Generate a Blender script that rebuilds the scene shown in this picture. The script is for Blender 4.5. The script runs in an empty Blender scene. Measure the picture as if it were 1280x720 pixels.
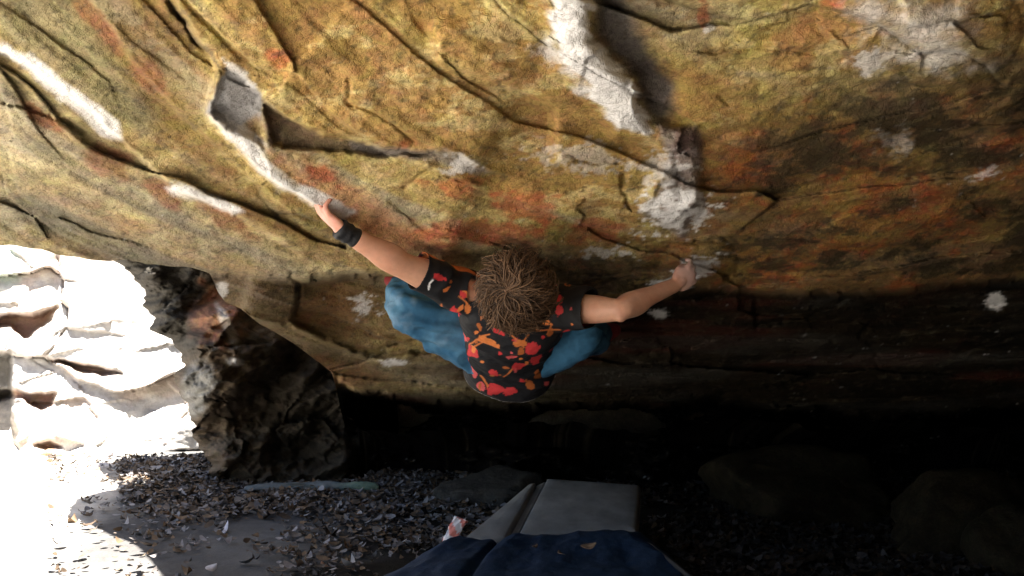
import bpy, bmesh, math, random
import numpy as np
from mathutils import Vector, Matrix
random.seed(7); rng = np.random.RandomState(11)
R = math.radians
scene = bpy.context.scene
col = scene.collection
# ------------------------------------------------------------------ camera
CAMZ = 1.3; F = 1300.0
cam = bpy.data.cameras.new('camera'); camo = bpy.data.objects.new('camera', cam); col.objects.link(camo)
camo.location = (0, 0, CAMZ); camo.rotation_euler = (R(90), 0, 0)
cam.sensor_width = 36; cam.lens = 36*F/1280; cam.clip_end = 500; cam.clip_start = 0.05
scene.camera = camo
# ------------------------------------------------------------------ world, sun, exposure
SUN = Vector((0.10, -0.27, 0.96)).normalized()
w = bpy.data.worlds.new('World'); scene.world = w; w.use_nodes = True
nt = w.node_tree; bg = nt.nodes['Background']
sky = nt.nodes.new('ShaderNodeTexSky'); sky.sky_type = 'NISHITA'; sky.sun_disc = False
sky.sun_elevation = math.asin(SUN.z); sky.sun_rotation = math.atan2(SUN.x, SUN.y)
nt.links.new(sky.outputs[0], bg.inputs[0]); bg.inputs[1].default_value = 0.05
sl = bpy.data.lights.new('sun', 'SUN'); sl.energy = 5.0; sl.angle = R(0.5); sl.color = (1, 0.95, 0.87)
so = bpy.data.objects.new('sun', sl); col.objects.link(so)
so.rotation_euler = SUN.to_track_quat('Z', 'Y').to_euler()
vs = scene.view_settings; vs.view_transform = 'Standard'; vs.look = 'None'; vs.gamma = 1; vs.exposure = 2.95
vs.use_curve_mapping = False

# ------------------------------------------------------------------ helpers
def tag(o, label=None, cat=None, group=None, kind=None):
    if label: o['label'] = label
    if cat: o['category'] = cat
    if group: o['group'] = group
    if kind: o['kind'] = kind
    return o
def P(px, py, Y):
    return Vector(((px-640)/F*Y, Y, CAMZ-(py-360)/F*Y))
def link(name, me, mat=None, parent=None, smooth=True):
    o = bpy.data.objects.new(name, me); col.objects.link(o)
    if mat: me.materials.append(mat)
    if parent: o.parent = parent
    me.polygons.foreach_set('use_smooth', [smooth]*len(me.polygons))
    return o
def thing(name, loc, label, cat, group=None, rz=0):
    o = bpy.data.objects.new(name, None); col.objects.link(o); o.location = loc; o.rotation_euler = (0, 0, rz)
    o.empty_display_size = .1
    return tag(o, label, cat, group)
def np_mesh(name, verts, faces, colors=None):
    me = bpy.data.meshes.new(name)
    me.from_pydata([], [], []) if False else None
    verts = np.asarray(verts, dtype=np.float32); faces = np.asarray(faces, dtype=np.int32)
    k = faces.shape[1]
    me.vertices.add(len(verts)); me.vertices.foreach_set('co', verts.ravel())
    me.loops.add(faces.size); me.loops.foreach_set('vertex_index', faces.ravel())
    me.polygons.add(len(faces)); me.polygons.foreach_set('loop_start', np.arange(0, faces.size, k, dtype=np.int32))
    me.update(calc_edges=True)
    if colors is not None: set_col(me, colors)
    return me
def set_col(me, c):
    a = me.color_attributes.new('Col', 'FLOAT_COLOR', 'POINT')
    c4 = np.ones((len(me.vertices), 4), dtype=np.float32); c4[:, :3] = c
    a.data.foreach_set('color', c4.ravel())
def grid_faces(nr, nc, flip=False):
    i = np.arange(nr*nc).reshape(nr, nc)
    f = np.stack([i[:-1, :-1], i[:-1, 1:], i[1:, 1:], i[1:, :-1]], -1).reshape(-1, 4)
    return f[:, ::-1] if flip else f
# numpy noise
def _h(ix, iy, s):
    n = (ix.astype(np.int64)*374761393 + iy.astype(np.int64)*668265263 + s*2246822519) & 0xffffffff
    n = ((n ^ (n >> 13))*1274126177) & 0xffffffff
    n = ((n ^ (n >> 15))*2654435761) & 0xffffffff
    return ((n ^ (n >> 16)) & 0xffffff)/float(0xffffff)
def vnoise(x, y, s=0):
    ix = np.floor(x); iy = np.floor(y); fx = x-ix; fy = y-iy
    ux = fx*fx*fx*(fx*(fx*6-15)+10); uy = fy*fy*fy*(fy*(fy*6-15)+10)
    a = _h(ix, iy, s); b = _h(ix+1, iy, s); c = _h(ix, iy+1, s); d = _h(ix+1, iy+1, s)
    return (a*(1-ux)+b*ux)*(1-uy)+(c*(1-ux)+d*ux)*uy
def fbm(x, y, o=5, s=0, g=.5):
    t = 0; a = 1; n = 0
    for i in range(o):
        t = t+a*(vnoise(x*2**i+i*17.3, y*2**i-i*9.1, s+i)-.5)*2; n += a; a *= g
    return t/n
def ridged(x, y, o=4, s=0):
    t = 0; a = 1; n = 0
    for i in range(o):
        t = t+a*(1-np.abs(vnoise(x*2**i+i*5.3, y*2**i, s+i)*2-1)*2); n += a; a *= .5
    return t/n
def facets(x, y, s=0, tilt=1.0):
    """chiselled cells: each Voronoi cell is a tilted plane; returns height and distance to the cell border"""
    ix = np.floor(x); iy = np.floor(y)
    d1 = np.full(x.shape, 9.); d2 = np.full(x.shape, 9.); h = np.zeros(x.shape)
    for dx in (-1, 0, 1):
        for dy in (-1, 0, 1):
            cx = ix+dx; cy = iy+dy
            qx = cx+_h(cx, cy, s+1); qy = cy+_h(cx, cy, s+2)
            rx = x-qx; ry = y-qy; d = np.hypot(rx, ry)
            hh = (_h(cx, cy, s+3)-.5)+tilt*((_h(cx, cy, s+4)-.5)*rx+(_h(cx, cy, s+5)-.5)*ry)*2
            m = d < d1
            d2 = np.where(m, d1, np.minimum(d2, d)); h = np.where(m, hh, h); d1 = np.where(m, d, d1)
    return h, d2-d1
def sstep(a, b, v):
    t = np.clip((v-a)/(b-a), 0, 1); return t*t*(3-2*t)
def polyline(px, py, pts):
    """unsigned distance and signed side (+ = left of travel in image, i.e. above when travelling right)"""
    best = np.full(px.shape, 1e9); side = np.zeros(px.shape); tt = np.zeros(px.shape); n = len(pts)-1
    for i in range(n):
        (x0, y0), (x1, y1) = pts[i], pts[i+1]
        dx, dy = x1-x0, y1-y0; L = dx*dx+dy*dy
        t = np.clip(((px-x0)*dx+(py-y0)*dy)/L, 0, 1)
        ex = px-(x0+t*dx); ey = py-(y0+t*dy); d = np.hypot(ex, ey)
        m = d < best-1e-6
        sd = dy*(px-x0)-dx*(py-y0)
        side = np.where(m, np.sign(sd), side); tt = np.where(m, (i+t)/n, tt); best = np.where(m, d, best)
    return best, side, tt
def poly(px, py, pts):
    """signed distance to polygon, positive inside"""
    d, _, _ = polyline(px, py, pts+[pts[0]])
    inside = np.zeros(px.shape, bool); n = len(pts); j = n-1
    for i in range(n):
        xi, yi = pts[i]; xj, yj = pts[j]
        c = ((yi > py) != (yj > py)) & (px < (xj-xi)*(py-yi)/((yj-yi) or 1e-9)+xi)
        inside ^= c; j = i
    return np.where(inside, d, -d)
def blob(px, py, cx, cy, rx, ry, ang=0):
    c, s = math.cos(R(ang)), math.sin(R(ang))
    x = (px-cx)*c+(py-cy)*s; y = -(px-cx)*s+(py-cy)*c
    return 1-np.hypot(x/rx, y/ry)
def mix(c, new, m):
    return c*(1-m[..., None])+np.asarray(new)*m[..., None]

# ------------------------------------------------------------------ materials
def new_mat(name):
    m = bpy.data.materials.new(name); m.use_nodes = True
    return m, m.node_tree, m.node_tree.nodes['Principled BSDF']
def N(t, kind, **kw):
    n = t.nodes.new(kind)
    for k, v in kw.items():
        if k in n.inputs: n.inputs[k].default_value = v
        else: setattr(n, k, v)
    return n
def rock_mat(name, rough=.75, bump=.6, scale=1.0, vary=.55, spec=.3, base=None, dist=.02):
    m, t, b = new_mat(name); L = t.links.new
    tc = t.nodes.new('ShaderNodeTexCoord')
    if base is None:
        src = N(t, 'ShaderNodeVertexColor', layer_name='Col').outputs[0]
    else:
        r = t.nodes.new('ShaderNodeRGB'); r.outputs[0].default_value = (*base, 1); src = r.outputs[0]
    n1 = N(t, 'ShaderNodeTexNoise', Scale=9*scale, Detail=6, Roughness=.68, Distortion=.6); L(tc.outputs['Object'], n1.inputs['Vector'])
    n2 = N(t, 'ShaderNodeTexNoise', Scale=95*scale, Detail=7, Roughness=.78); L(tc.outputs['Object'], n2.inputs['Vector'])
    mr = N(t, 'ShaderNodeMapRange'); mr.inputs[1].default_value = .3; mr.inputs[2].default_value = .7
    mr.inputs[3].default_value = 1-vary; mr.inputs[4].default_value = 1+vary; L(n1.outputs[0], mr.inputs[0])
    mr2 = N(t, 'ShaderNodeMapRange'); mr2.inputs[1].default_value = .32; mr2.inputs[2].default_value = .68
    mr2.inputs[3].default_value = 1-vary*1.0; mr2.inputs[4].default_value = 1+vary*1.0; L(n2.outputs[0], mr2.inputs[0])
    mm = N(t, 'ShaderNodeMath', operation='MULTIPLY'); L(mr.outputs[0], mm.inputs[0]); L(mr2.outputs[0], mm.inputs[1])
    vm = N(t, 'ShaderNodeVectorMath', operation='SCALE'); L(src, vm.inputs[0])
    sx = N(t, 'ShaderNodeSeparateColor'); L(src, sx.inputs[0])
    pw = N(t, 'ShaderNodeMapRange'); pw.inputs[1].default_value = .25; pw.inputs[2].default_value = .6; pw.inputs[3].default_value = 0; pw.inputs[4].default_value = .8; L(sx.outputs['Blue'], pw.inputs[0])
    mx = N(t, 'ShaderNodeMix'); L(pw.outputs[0], mx.inputs[0]); L(mm.outputs[0], mx.inputs[2]); mx.inputs[3].default_value = 1.0
    L(mx.outputs[0], vm.inputs['Scale'])
    # hue drift
    n3 = N(t, 'ShaderNodeTexNoise', Scale=17*scale, Detail=6, Roughness=.6, Distortion=1.0); L(tc.outputs['Object'], n3.inputs['Vector'])
    hs = N(t, 'ShaderNodeHueSaturation'); L(vm.outputs[0], hs.inputs['Color'])
    mr3 = N(t, 'ShaderNodeMapRange'); mr3.inputs[1].default_value = .3; mr3.inputs[2].default_value = .7
    mr3.inputs[3].default_value = .475; mr3.inputs[4].default_value = .52; L(n3.outputs[0], mr3.inputs[0]); L(mr3.outputs[0], hs.inputs['Hue'])
    L(hs.outputs[0], b.inputs['Base Color'])
    # bump
    w1 = N(t, 'ShaderNodeTexNoise', Scale=34*scale, Detail=8, Roughness=.68); L(tc.outputs['Object'], w1.inputs['Vector'])
    mu = N(t, 'ShaderNodeTexMusgrave') if False else N(t, 'ShaderNodeTexVoronoi', Scale=38*scale, feature='DISTANCE_TO_EDGE')
    wv = N(t, 'ShaderNodeVectorMath', operation='ADD'); L(tc.outputs['Object'], wv.inputs[0])
    sc = N(t, 'ShaderNodeVectorMath', operation='SCALE'); sc.inputs['Scale'].default_value = .06; L(n1.outputs[1], sc.inputs[0]); L(sc.outputs[0], wv.inputs[1])
    L(wv.outputs[0], mu.inputs['Vector'])
    cr = N(t, 'ShaderNodeMapRange'); cr.inputs[2].default_value = .06; cr.inputs[4].default_value = .1; L(mu.outputs[0], cr.inputs[0])
    ad = N(t, 'ShaderNodeMath', operation='ADD'); L(w1.outputs[0], ad.inputs[0]); L(cr.outputs[0], ad.inputs[1])
    bp = N(t, 'ShaderNodeBump', Strength=bump, Distance=dist); L(ad.outputs[0], bp.inputs['Height']); L(bp.outputs[0], b.inputs['Normal'])
    sr = N(t, 'ShaderNodeMapRange'); sr.inputs[1].default_value = .01; sr.inputs[2].default_value = .12; sr.inputs[3].default_value = .015; sr.inputs[4].default_value = spec
    L(sx.outputs['Red'], sr.inputs[0]); L(sr.outputs[0], b.inputs['Specular IOR Level'])
    b.inputs['Roughness'].default_value = rough
    return m
def plain(name, c, rough=.7, noise=.15, scale=30, bump=.2, spec=.3, dist=.004):
    m, t, b = new_mat(name); L = t.links.new
    tc = t.nodes.new('ShaderNodeTexCoord')
    n = N(t, 'ShaderNodeTexNoise', Scale=scale, Detail=8, Roughness=.6); L(tc.outputs['Object'], n.inputs['Vector'])
    mr = N(t, 'ShaderNodeMapRange'); mr.inputs[1].default_value = .3; mr.inputs[2].default_value = .7
    mr.inputs[3].default_value = 1-noise; mr.inputs[4].default_value = 1+noise; L(n.outputs[0], mr.inputs[0])
    vm = N(t, 'ShaderNodeVectorMath', operation='SCALE'); L(mr.outputs[0], vm.inputs['Scale'])
    if c == 'Col': L(N(t, 'ShaderNodeVertexColor', layer_name='Col').outputs[0], vm.inputs[0])
    else: vm.inputs[0].default_value = c
    L(vm.outputs[0], b.inputs['Base Color'])
    bp = N(t, 'ShaderNodeBump', Strength=bump, Distance=dist); L(n.outputs[0], bp.inputs['Height']); L(bp.outputs[0], b.inputs['Normal'])
    b.inputs['Roughness'].default_value = rough; b.inputs['Specular IOR Level'].default_value = spec
    return m
M_ROOF = rock_mat('roof_rock', rough=.72, bump=.85, vary=.36)
M_WALL = rock_mat('wall_rock', rough=.8, bump=.7, vary=.4)
M_PALE = rock_mat('pale_rock', rough=.85, bump=.5, vary=.15, scale=.5, dist=.03)
M_GROUND = rock_mat('ground_dirt', rough=.95, bump=.5, vary=.2, spec=.1, dist=.01)
M_STONE = rock_mat('loose_stone', rough=.85, bump=.7, vary=.4, base=(.05, .046, .04))
M_BOULD = rock_mat('back_boulder', rough=.85, bump=.7, vary=.4, base=(.022, .018, .011), spec=.02)
M_LEAF = plain('dry_leaf', 'Col', rough=.8, noise=.3, scale=40, spec=.05)
M_SKIN = plain('skin', 'Col', rough=.5, noise=.08, scale=60, bump=.15, spec=.4)
M_SKIN.node_tree.nodes['Principled BSDF'].inputs['Subsurface Weight'].default_value = .12
M_SKIN.node_tree.nodes['Principled BSDF'].inputs['Subsurface Scale'].default_value = .01
M_SHIRT = plain('floral_shirt', 'Col', rough=.75, noise=.15, scale=90, bump=.15)
M_JEAN = plain('blue_trousers', 'Col', rough=.85, noise=.15, scale=45, bump=.3)
M_HAIR = plain('hair_locks', 'Col', rough=.65, noise=.3, scale=160, bump=.6)
M_TAPE = plain('black_band', (.012, .012, .014), rough=.55, noise=.5, scale=80, bump=.7)
M_SHOE = plain('red_shoe', (.20, .025, .03), rough=.6, noise=.3, scale=60)
M_SOLE = plain('shoe_sole', (.02, .02, .02), rough=.8)
M_BLUE = plain('navy_nylon', (.011, .026, .058), rough=.62, noise=.25, scale=14, bump=.5, dist=.02, spec=.15)
M_GREY = plain('grey_nylon', (.18, .18, .175), rough=.8, noise=.25, scale=9, bump=.35, dist=.01, spec=.15)
M_DARK = plain('dark_strap', (.02, .02, .022), rough=.8)
M_LOG = plain('log_bark', 'Col', rough=.9, noise=.35, scale=25, bump=.8, dist=.01)
M_PACK = plain('packet_cloth', 'Col', rough=.6, noise=.1, scale=40)
M_EYE = plain('eye', (.7, .7, .68), rough=.2, noise=.02)

# ------------------------------------------------------------------ cave roof
def pyend_of(px):
    xs = [-900, -200, 0, 80, 150, 200, 240, 262, 272, 282, 300, 330, 370, 400, 415, 450, 480, 520, 560, 2600]
    ys = [290, 300, 306, 318, 326, 327, 333, 340, 362, 376, 384, 408, 432, 452, 464, 620, 628, 628, 628, 628]
    return np.interp(px, xs, ys)+fbm(px/40., px*0+3., 3, 5)*5*(px < 520)
def roof_surface(PX, PY):
    """world depth, colour for image-plane directions of the sloping cave roof"""
    k = (360-PY)/F
    Y0 = 2.0/(k+.5)
    X = (PX-640)/F*Y0; S = Y0*1.12
    # strata direction: runs down to the right on the left half, nearly level on the right
    wx = fbm(X*1.3, S*1.3, 4, 40)*.25; wy = fbm(X*1.3+9, S*1.3, 4, 41)*.25
    xs_ = np.linspace(-2.6, 3.6, 400); gs_ = np.cumsum(np.interp(xs_, [-1.8, -.7, 0, .8, 1.8], [1.55, 1.25, .75, .1, -.15]))*(xs_[1]-xs_[0])
    Xn = (PX-640)/F*3.3
    V = (S-np.interp(Xn, xs_, gs_))*np.interp(Xn, [-1.5, .5], [.62, .9])
    U = X+S*np.interp(Xn, [-1.5, .5], [.5, .1])
    e = fbm(X*1.1, S*1.1, 3, 1)*.07
    e += fbm(U*.8+wx, V*3.0+wy*2, 5, 2)*.042
    f1, b1 = facets(U*1.2+wx*1.2, V*2.4+wy*1.4, 27, 1.0); e += f1*.05
    f2, b2 = facets(U*3.5+wx*3, V*7+wy*4, 8, 1.5); e += f2*.018*sstep(-.2, .3, fbm(X*1.2, S*1.2, 3, 43))
    e += ridged(U*3, V*9, 4, 9)*.012
    e += fbm(X*14, S*14, 5, 10, .6)*.013
    crack = (np.exp(-(b1/.016)**2)*sstep(.5, .62, vnoise(U*2, V*2, 44)))
    e -= crack*.010
    px = PX+fbm(PX/60., PY/60., 2, 21)*5+facets(PX/11., PY/11., 23, 0)[0]*3.5; py = PY+fbm(PX/60., PY/60., 2, 22)*5+facets(PX/13., PY/11., 24, 0)[0]*3.5
    def ledge(pts, h, wid=5, fall=150, both=0):
        d, s, t = polyline(px, py, pts)
        m = sstep(-wid, wid, d*s)
        endf = sstep(0, .08, t)*sstep(1, .92, t)
        return h*m*np.exp(-np.maximum(d*s, 0)/fall)*endf
    def line(pts, h, wid=4):
        d, s, t = polyline(px, py, pts)
        return h*np.exp(-(d/(wid*(0.4+vnoise(px/18., py/18., 31))))**2)*sstep(0, .06, t)*sstep(1, .94, t)
    # main flakes
    e += ledge([(150, -120), (215, 0), (272, 88), (260, 143), (300, 196), (345, 235), (400, 262), (450, 296), (520, 330), (600, 352)], .16, 4, 170)
    e += ledge([(-90, 10), (0, 60), (75, 106), (150, 172), (215, 236), (300, 272), (400, 335)], .065, 4, 70)
    e += ledge([(90, -30), (180, 95), (290, 205), (380, 290), (460, 335)], .03, 4, 50)
    e += ledge([(535, 20), (550, 78), (600, 102), (650, 112), (692, 138), (694, 195), (690, 205)], .07, 9, 90)
    e += ledge([(325, 122), (345, 140), (400, 168), (470, 182), (560, 190), (615, 215)], .07, 3, 90)
    e -= sstep(-3, 8, poly(px, py, [(262, 140), (284, 84), (328, 116), (327, 190), (296, 168)]))*.05
    d = poly(px, py, [(326, 122), (345, 136), (400, 170), (470, 184), (560, 190), (470, 197), (400, 192), (338, 186)])
    e -= sstep(-1, 5, d)*.05
    d = poly(px, py, [(670, -60), (738, -60), (742, 48), (786, 92), (800, 122), (814, 172), (772, 162), (742, 118), (706, 78), (690, 30)])
    ribm = sstep(-20, 16, d); e += ribm*.10
    fr, br = facets(px/46., py/60., 61, 1.0); e += ribm*fr*.03
    d = poly(px, py, [(740, -60), (775, -60), (772, 20), (800, 62), (838, 108), (834, 150), (812, 150), (800, 118), (786, 90), (744, 48)])
    e -= sstep(-26, 14, d)*.05
    d = poly(px, py, [(812, 150), (872, 160), (878, 255), (852, 298), (800, 272), (806, 230), (830, 205)])
    blk = sstep(-5, 12, d); e += blk*.06; e += blk*facets(px/34., py/50., 63, 1.2)[0]*.03
    e += np.clip(blob(px, py, 1150, 30, 130, 78, 8), 0, 1)**.5*.10
    e += np.clip(blob(px, py, 1150, 30, 120, 70), 0, 1)**.5*facets(px/50., py/36., 65, 1.3)[0]*.03
    e -= np.clip(blob(px, py, 1117, 176, 26, 17), 0, 1)*.04
    e += np.clip(blob(px, py, 870, 335, 50, 34, -20), 0, 1)**.6*.10
    e -= np.clip(blob(px, py, 640, 335, 150, 30, 4), 0, 1)*.05
    for pts, h in (([(438, 92), (436, 125), (480, 150), (520, 178)], .02), ([(500, 235), (540, 210), (600, 240)], .02),
                   ([(205, 0), (240, 45), (275, 84)], .05), ([(780, 215), (775, 235), (790, 265)], .05),
                   ([(900, 60), (1000, 68), (1060, 60)], .015), ([(690, 190), (740, 205), (790, 200)], .025),
                   ([(0, 130), (60, 140), (110, 170)], .03), ([(480, 245), (530, 290), (640, 310)], .02),
                   ([(360, 345), (372, 352), (370, 395)], .10), ([(940, 365), (945, 410), (1010, 400), (1060, 372), (1180, 360)], .05)):
        e -= line(pts, h*.8, 2.4)
    # the undercut: below this line the rock steps back
    d, s, t = polyline(px, py, [(-400, 345), (240, 345), (272, 343), (330, 349), (375, 350), (480, 338), (560, 352), (640, 352), (740, 376), (800, 372), (900, 360), (1000, 372), (1280, 352), (1700, 330), (2700, 320)])
    below = sstep(-6, 7, -d*s)
    depth = np.interp(PX, [240, 300, 420, 520, 700, 1300], [.05, .16, .42, .46, .26, .22])
    e -= below*depth*(1-.25*sstep(0, 160, -d*s))
    # nose on the lower left
    e += below*np.clip(blob(px, py, 330, 372, 60, 40), 0, 1)*.10
    e -= below*sstep(-5, 5, poly(px, py, [(372, 352), (560, 340), (560, 440), (460, 448), (400, 425), (366, 400)]))*.08
    e += ledge([(290, 395), (360, 408), (440, 446), (520, 462), (620, 470)], .08, 5, 60)*below
    e += np.clip(blob(px, py, 765, 412, 60, 40), 0, 1)*.15*below
    e += below*fbm(U*1.2, V*8, 4, 71)*.06
    d2_, s2_, _ = polyline(px, py, [(380, 440), (420, 470), (445, 490), (520, 498), (640, 512), (760, 508), (900, 500), (1100, 520), (1400, 500), (2700, 480)])
    deep = sstep(-4, 10, -d2_*s2_)*sstep(415, 440, PX)
    Y = Y0-e*1.15
    back = np.minimum(7.2+fbm(PX/70., PY/30., 5, 75)*.6+facets(PX/90., PY/34., 76, 1.2)[0]*.4, 1690/np.maximum(PY-360, 60)+.12)
    Y = Y*(1-deep)+np.maximum(Y, back)*deep
    # -------- colour: mineral stains and chalk, plus shade painted to the right and below
    n1 = fbm(X*2.2+4, S*2.2, 5, 50); n2 = fbm(U*1.6, V*5.5, 5, 51); n3 = fbm(X*7, S*7, 5, 52, .6); n4 = fbm(X*20, S*20, 4, 53, .6)
    c = np.zeros(PX.shape+(3,)); c[:] = (.46, .34, .12)
    c = mix(c, (.55, .43, .17), sstep(-.05, .45, n1)*.8)
    c = mix(c, (.38, .31, .085), sstep(.0, .35, fbm(X*3, S*3, 4, 54))*.7)
    c = mix(c, (.38, .19, .055), sstep(.05, .35, n2)*.55)
    c = mix(c, (.46, .42, .32), sstep(.0, .35, -n2)*.6)
    c = mix(c, (.27, .16, .045), sstep(.06, .3, fbm(X*9, S*12, 5, 251, .75))*.6)
    c = mix(c, (.66, .54, .25), sstep(.06, .3, fbm(X*7+5, S*10, 5, 252, .75))*.6)
    # left: greyer beds below, brown band between
    lw = sstep(-30, 40, poly(px, py, [(-900, -100), (-60, 0), (80, 110), (160, 180), (300, 275), (430, 345), (300, 420), (-900, 420)]))
    c = mix(c, (.22, .19, .135), lw*(.55+.4*np.clip(n3*2, -1, 1)*.5))
    c = mix(c, (.07, .066, .055), lw*sstep(.0, .3, fbm(U*2, V*9, 5, 55))*.6)
    bw = sstep(-20, 25, poly(px, py, [(60, -120), (210, -60), (262, 95), (255, 150), (300, 215), (400, 285), (470, 330), (420, 335), (280, 260), (170, 160), (90, 50)]))
    c = mix(c, (.17, .098, .03), bw*(.72+.28*np.clip(n2*3, -1, 1)))
    gp = sstep(-15, 20, poly(px, py, [(-60, -80), (50, -60), (130, 60), (200, 150), (180, 175), (120, 130), (0, 40), (-60, 0)]))
    c = mix(c, (.24, .215, .11), gp*.75)
    for cx, cy, rx, ry, a in ((135, 205, 38, 28, 25), (200, 240, 34, 14, 35), (280, 275, 45, 14, 30), (185, 95, 30, 20, 40), (60, 150, 40, 12, 35), (120, 30, 60, 14, 50)):
        c = mix(c, (.23, .09, .035), sstep(0, .45, blob(px, py, cx, cy, rx, ry, a)+n3*.5)*.75)
    # pink orange band behind the chalked edge
    c = mix(c, (.58, .29, .14), sstep(-8, 14, poly(px, py, [(330, 190), (400, 205), (440, 232), (520, 285), (620, 300), (560, 325), (480, 310), (420, 270), (340, 222)])+n3*18)*.75)
    for cx, cy, rx, ry, a in ((395, 218, 26, 10, 20), (580, 238, 45, 22, 10), (660, 262, 60, 18, 5), (600, 295, 90, 20, 5), (502, 180, 14, 22, 60), (880, 20, 8, 34, 5), (1040, 4, 25, 12, 0), (350, 70, 18, 12, 0), (740, 290, 60, 22, 0)):
        c = mix(c, (.48, .12, .045), sstep(0, .6, blob(px, py, cx, cy, rx, ry, a)+n3*.9+n4*.7)*.68)
    c = mix(c, (.07, .055, .03), sstep(0, .6, blob(px, py, 640, 330, 130, 26, 5)+n3*.8)*.7)
    # right: rust and dark mottling; shade painted in as a darker base
    rz = sstep(-70, 60, poly(px, py, [(880, 190), (1010, 120), (1080, 90), (1300, 70), (2700, 60), (2700, 700), (860, 700), (640, 360), (700, 310), (880, 300)]))
    c = mix(c, (.13, .065, .018), rz*.9)
    c = mix(c, (.27, .075, .015), rz*sstep(-.1, .3, fbm(X*4.6, S*4.2, 6, 57, .74)+np.clip(blob(px, py, 1010, 225, 170, 110), -.6, .4)*.28)*.85)
    c = mix(c, (.22, .145, .035), rz*sstep(.02, .3, fbm(X*4+7, S*4.2, 6, 58, .72))*.6)
    c = mix(c, (.02, .02, .014), rz*sstep(.0, .22, fbm(X*5-5, S*5.6, 6, 59, .74)+.06*sstep(900, 1200, px)*sstep(150, 280, py))*.74)
    far = sstep(1080, 1500, px); c = c*(1-.5*far[..., None])  # rock colour dimmed further right to stand in for light falloff
    # under the undercut, cave shade painted into the rock colour
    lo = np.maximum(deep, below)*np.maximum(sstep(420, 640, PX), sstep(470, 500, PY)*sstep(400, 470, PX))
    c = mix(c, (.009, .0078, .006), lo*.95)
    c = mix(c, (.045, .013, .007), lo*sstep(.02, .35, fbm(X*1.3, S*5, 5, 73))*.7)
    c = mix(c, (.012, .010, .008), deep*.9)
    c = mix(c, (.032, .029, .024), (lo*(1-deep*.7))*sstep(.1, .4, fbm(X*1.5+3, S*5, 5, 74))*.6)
    lb = below*(1-sstep(430, 640, PX))*(1-deep)*(1-lo)
    c = mix(c, (.12, .075, .03), lb*.85)
    c = mix(c, (.20, .09, .028), lb*sstep(0, .6, blob(px, py, 410, 385, 60, 35)+n3*.4)*.5)
    c = mix(c, (.24, .12, .04), lb*sstep(0, .6, blob(px, py, 440, 470, 90, 22, 12)+n3*.4)*.6)
    # grey fresh rock facets
    c = mix(c, (.30, .29, .29), sstep(-2, 4, poly(px, py, [(258, 140), (284, 82), (330, 116), (328, 150), (300, 172), (275, 155)])))
    c = mix(c, (.30, .20, .09), sstep(-2, 6, poly(px, py, [(300, 160), (328, 140), (328, 192), (305, 178)]))*.8)
    c = mix(c, (.075, .045, .03), sstep(-2, 5, poly(px, py, [(325, 118), (345, 134), (358, 150), (345, 185), (330, 188)]))*.9)
    c = mix(c, (.13, .09, .06), sstep(-2, 6, poly(px, py, [(350, 140), (400, 170), (470, 184), (560, 190), (470, 197), (400, 192), (345, 186)]))*.85)
    c = mix(c, (.22, .20, .19), sstep(-3, 5, poly(px, py, [(430, 180), (560, 186), (620, 215), (600, 225), (540, 200), (440, 194)]))*.7)
    c = mix(c, (.085, .078, .08), sstep(-16, 14, poly(px, py, [(738, -60), (775, -60), (790, 30), (815, 70), (842, 110), (838, 160), (812, 158), (800, 118), (786, 90), (742, 48)])+n3*14)*.92)
    c = mix(c, (.20, .17, .17), sstep(-4, 8, poly(px, py, [(812, 150), (872, 160), (878, 255), (852, 298), (800, 272), (826, 225), (830, 190)])+n3*10)*.8)
    c = mix(c, (.09, .045, .035), sstep(-2, 5, poly(px, py, [(838, 155), (872, 160), (870, 185), (842, 200)])+n3*8)*.7)
    # thin dark lines along the cracks
    d, s, t = polyline(px, py, [(205, 0), (240, 45), (278, 86)]); c = mix(c, (.05, .03, .02), np.exp(-(d/3.)**2)*.8)
    c = mix(c, (.035, .028, .02), crack*.45)
    # chalk
    ch = np.zeros(PX.shape)
    def chalk(m, k=1.0):
        nonlocal ch; ch = np.maximum(ch, np.clip(m, 0, 1)*k)
    st = fbm(U*3, V*26, 4, 80); sp = fbm(X*30, S*30, 4, 81, .7)
    chalk(sstep(-4, 4, poly(px, py, [(670, -60), (736, -60), (740, 50), (784, 92), (800, 120), (812, 170), (770, 158), (738, 115), (704, 78), (688, 30)])+st*12), .97)
    chalk(sstep(-10, 10, poly(px, py, [(690, 40), (735, 120), (700, 78), (670, 62)])+sp*14), .75)
    chalk(sstep(-4, 5, poly(px, py, [(-200, -40), (0, 52), (45, 74), (92, 108), (150, 150), (152, 172), (128, 168), (88, 128), (40, 88), (0, 62), (-200, -28)])+st*7), .92)
    chalk(sstep(-4, 5, poly(px, py, [(204, 232), (222, 230), (262, 244), (300, 262), (290, 268), (250, 250), (210, 240)])+st*6), .9)
    chalk(sstep(-4, 5, poly(px, py, [(260, 142), (304, 166), (324, 188), (340, 212), (365, 234), (405, 243), (440, 266), (432, 278), (400, 264), (345, 238), (318, 212), (290, 180), (262, 152)])+st*9), .95)
    chalk(sstep(-3, 4, poly(px, py, [(280, 72), (300, 84), (322, 112), (312, 112), (290, 92)])+sp*5), .8)
    chalk(sstep(0, .5, blob(px, py, 842, 262, 46, 34, -10)+sp*1.1), .85)
    chalk(sstep(0, .5, blob(px, py, 830, 215, 36, 26)+sp*1.2), .5)
    chalk(sstep(0, .7, blob(px, py, 1150, 34, 118, 66, 6)+n3*.6+n4*.3), .6)
    chalk(sstep(0, .5, blob(px, py, 1085, 82, 18, 22, -30)+sp*.9), .6)
    chalk(sstep(0, .5, blob(px, py, 868, 337, 40, 18, -22)+st*1.0+sp*.6), .85)
    chalk(sstep(0, .5, blob(px, py, 822, 393, 14, 8, -10)+sp*.8), .7)
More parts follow.
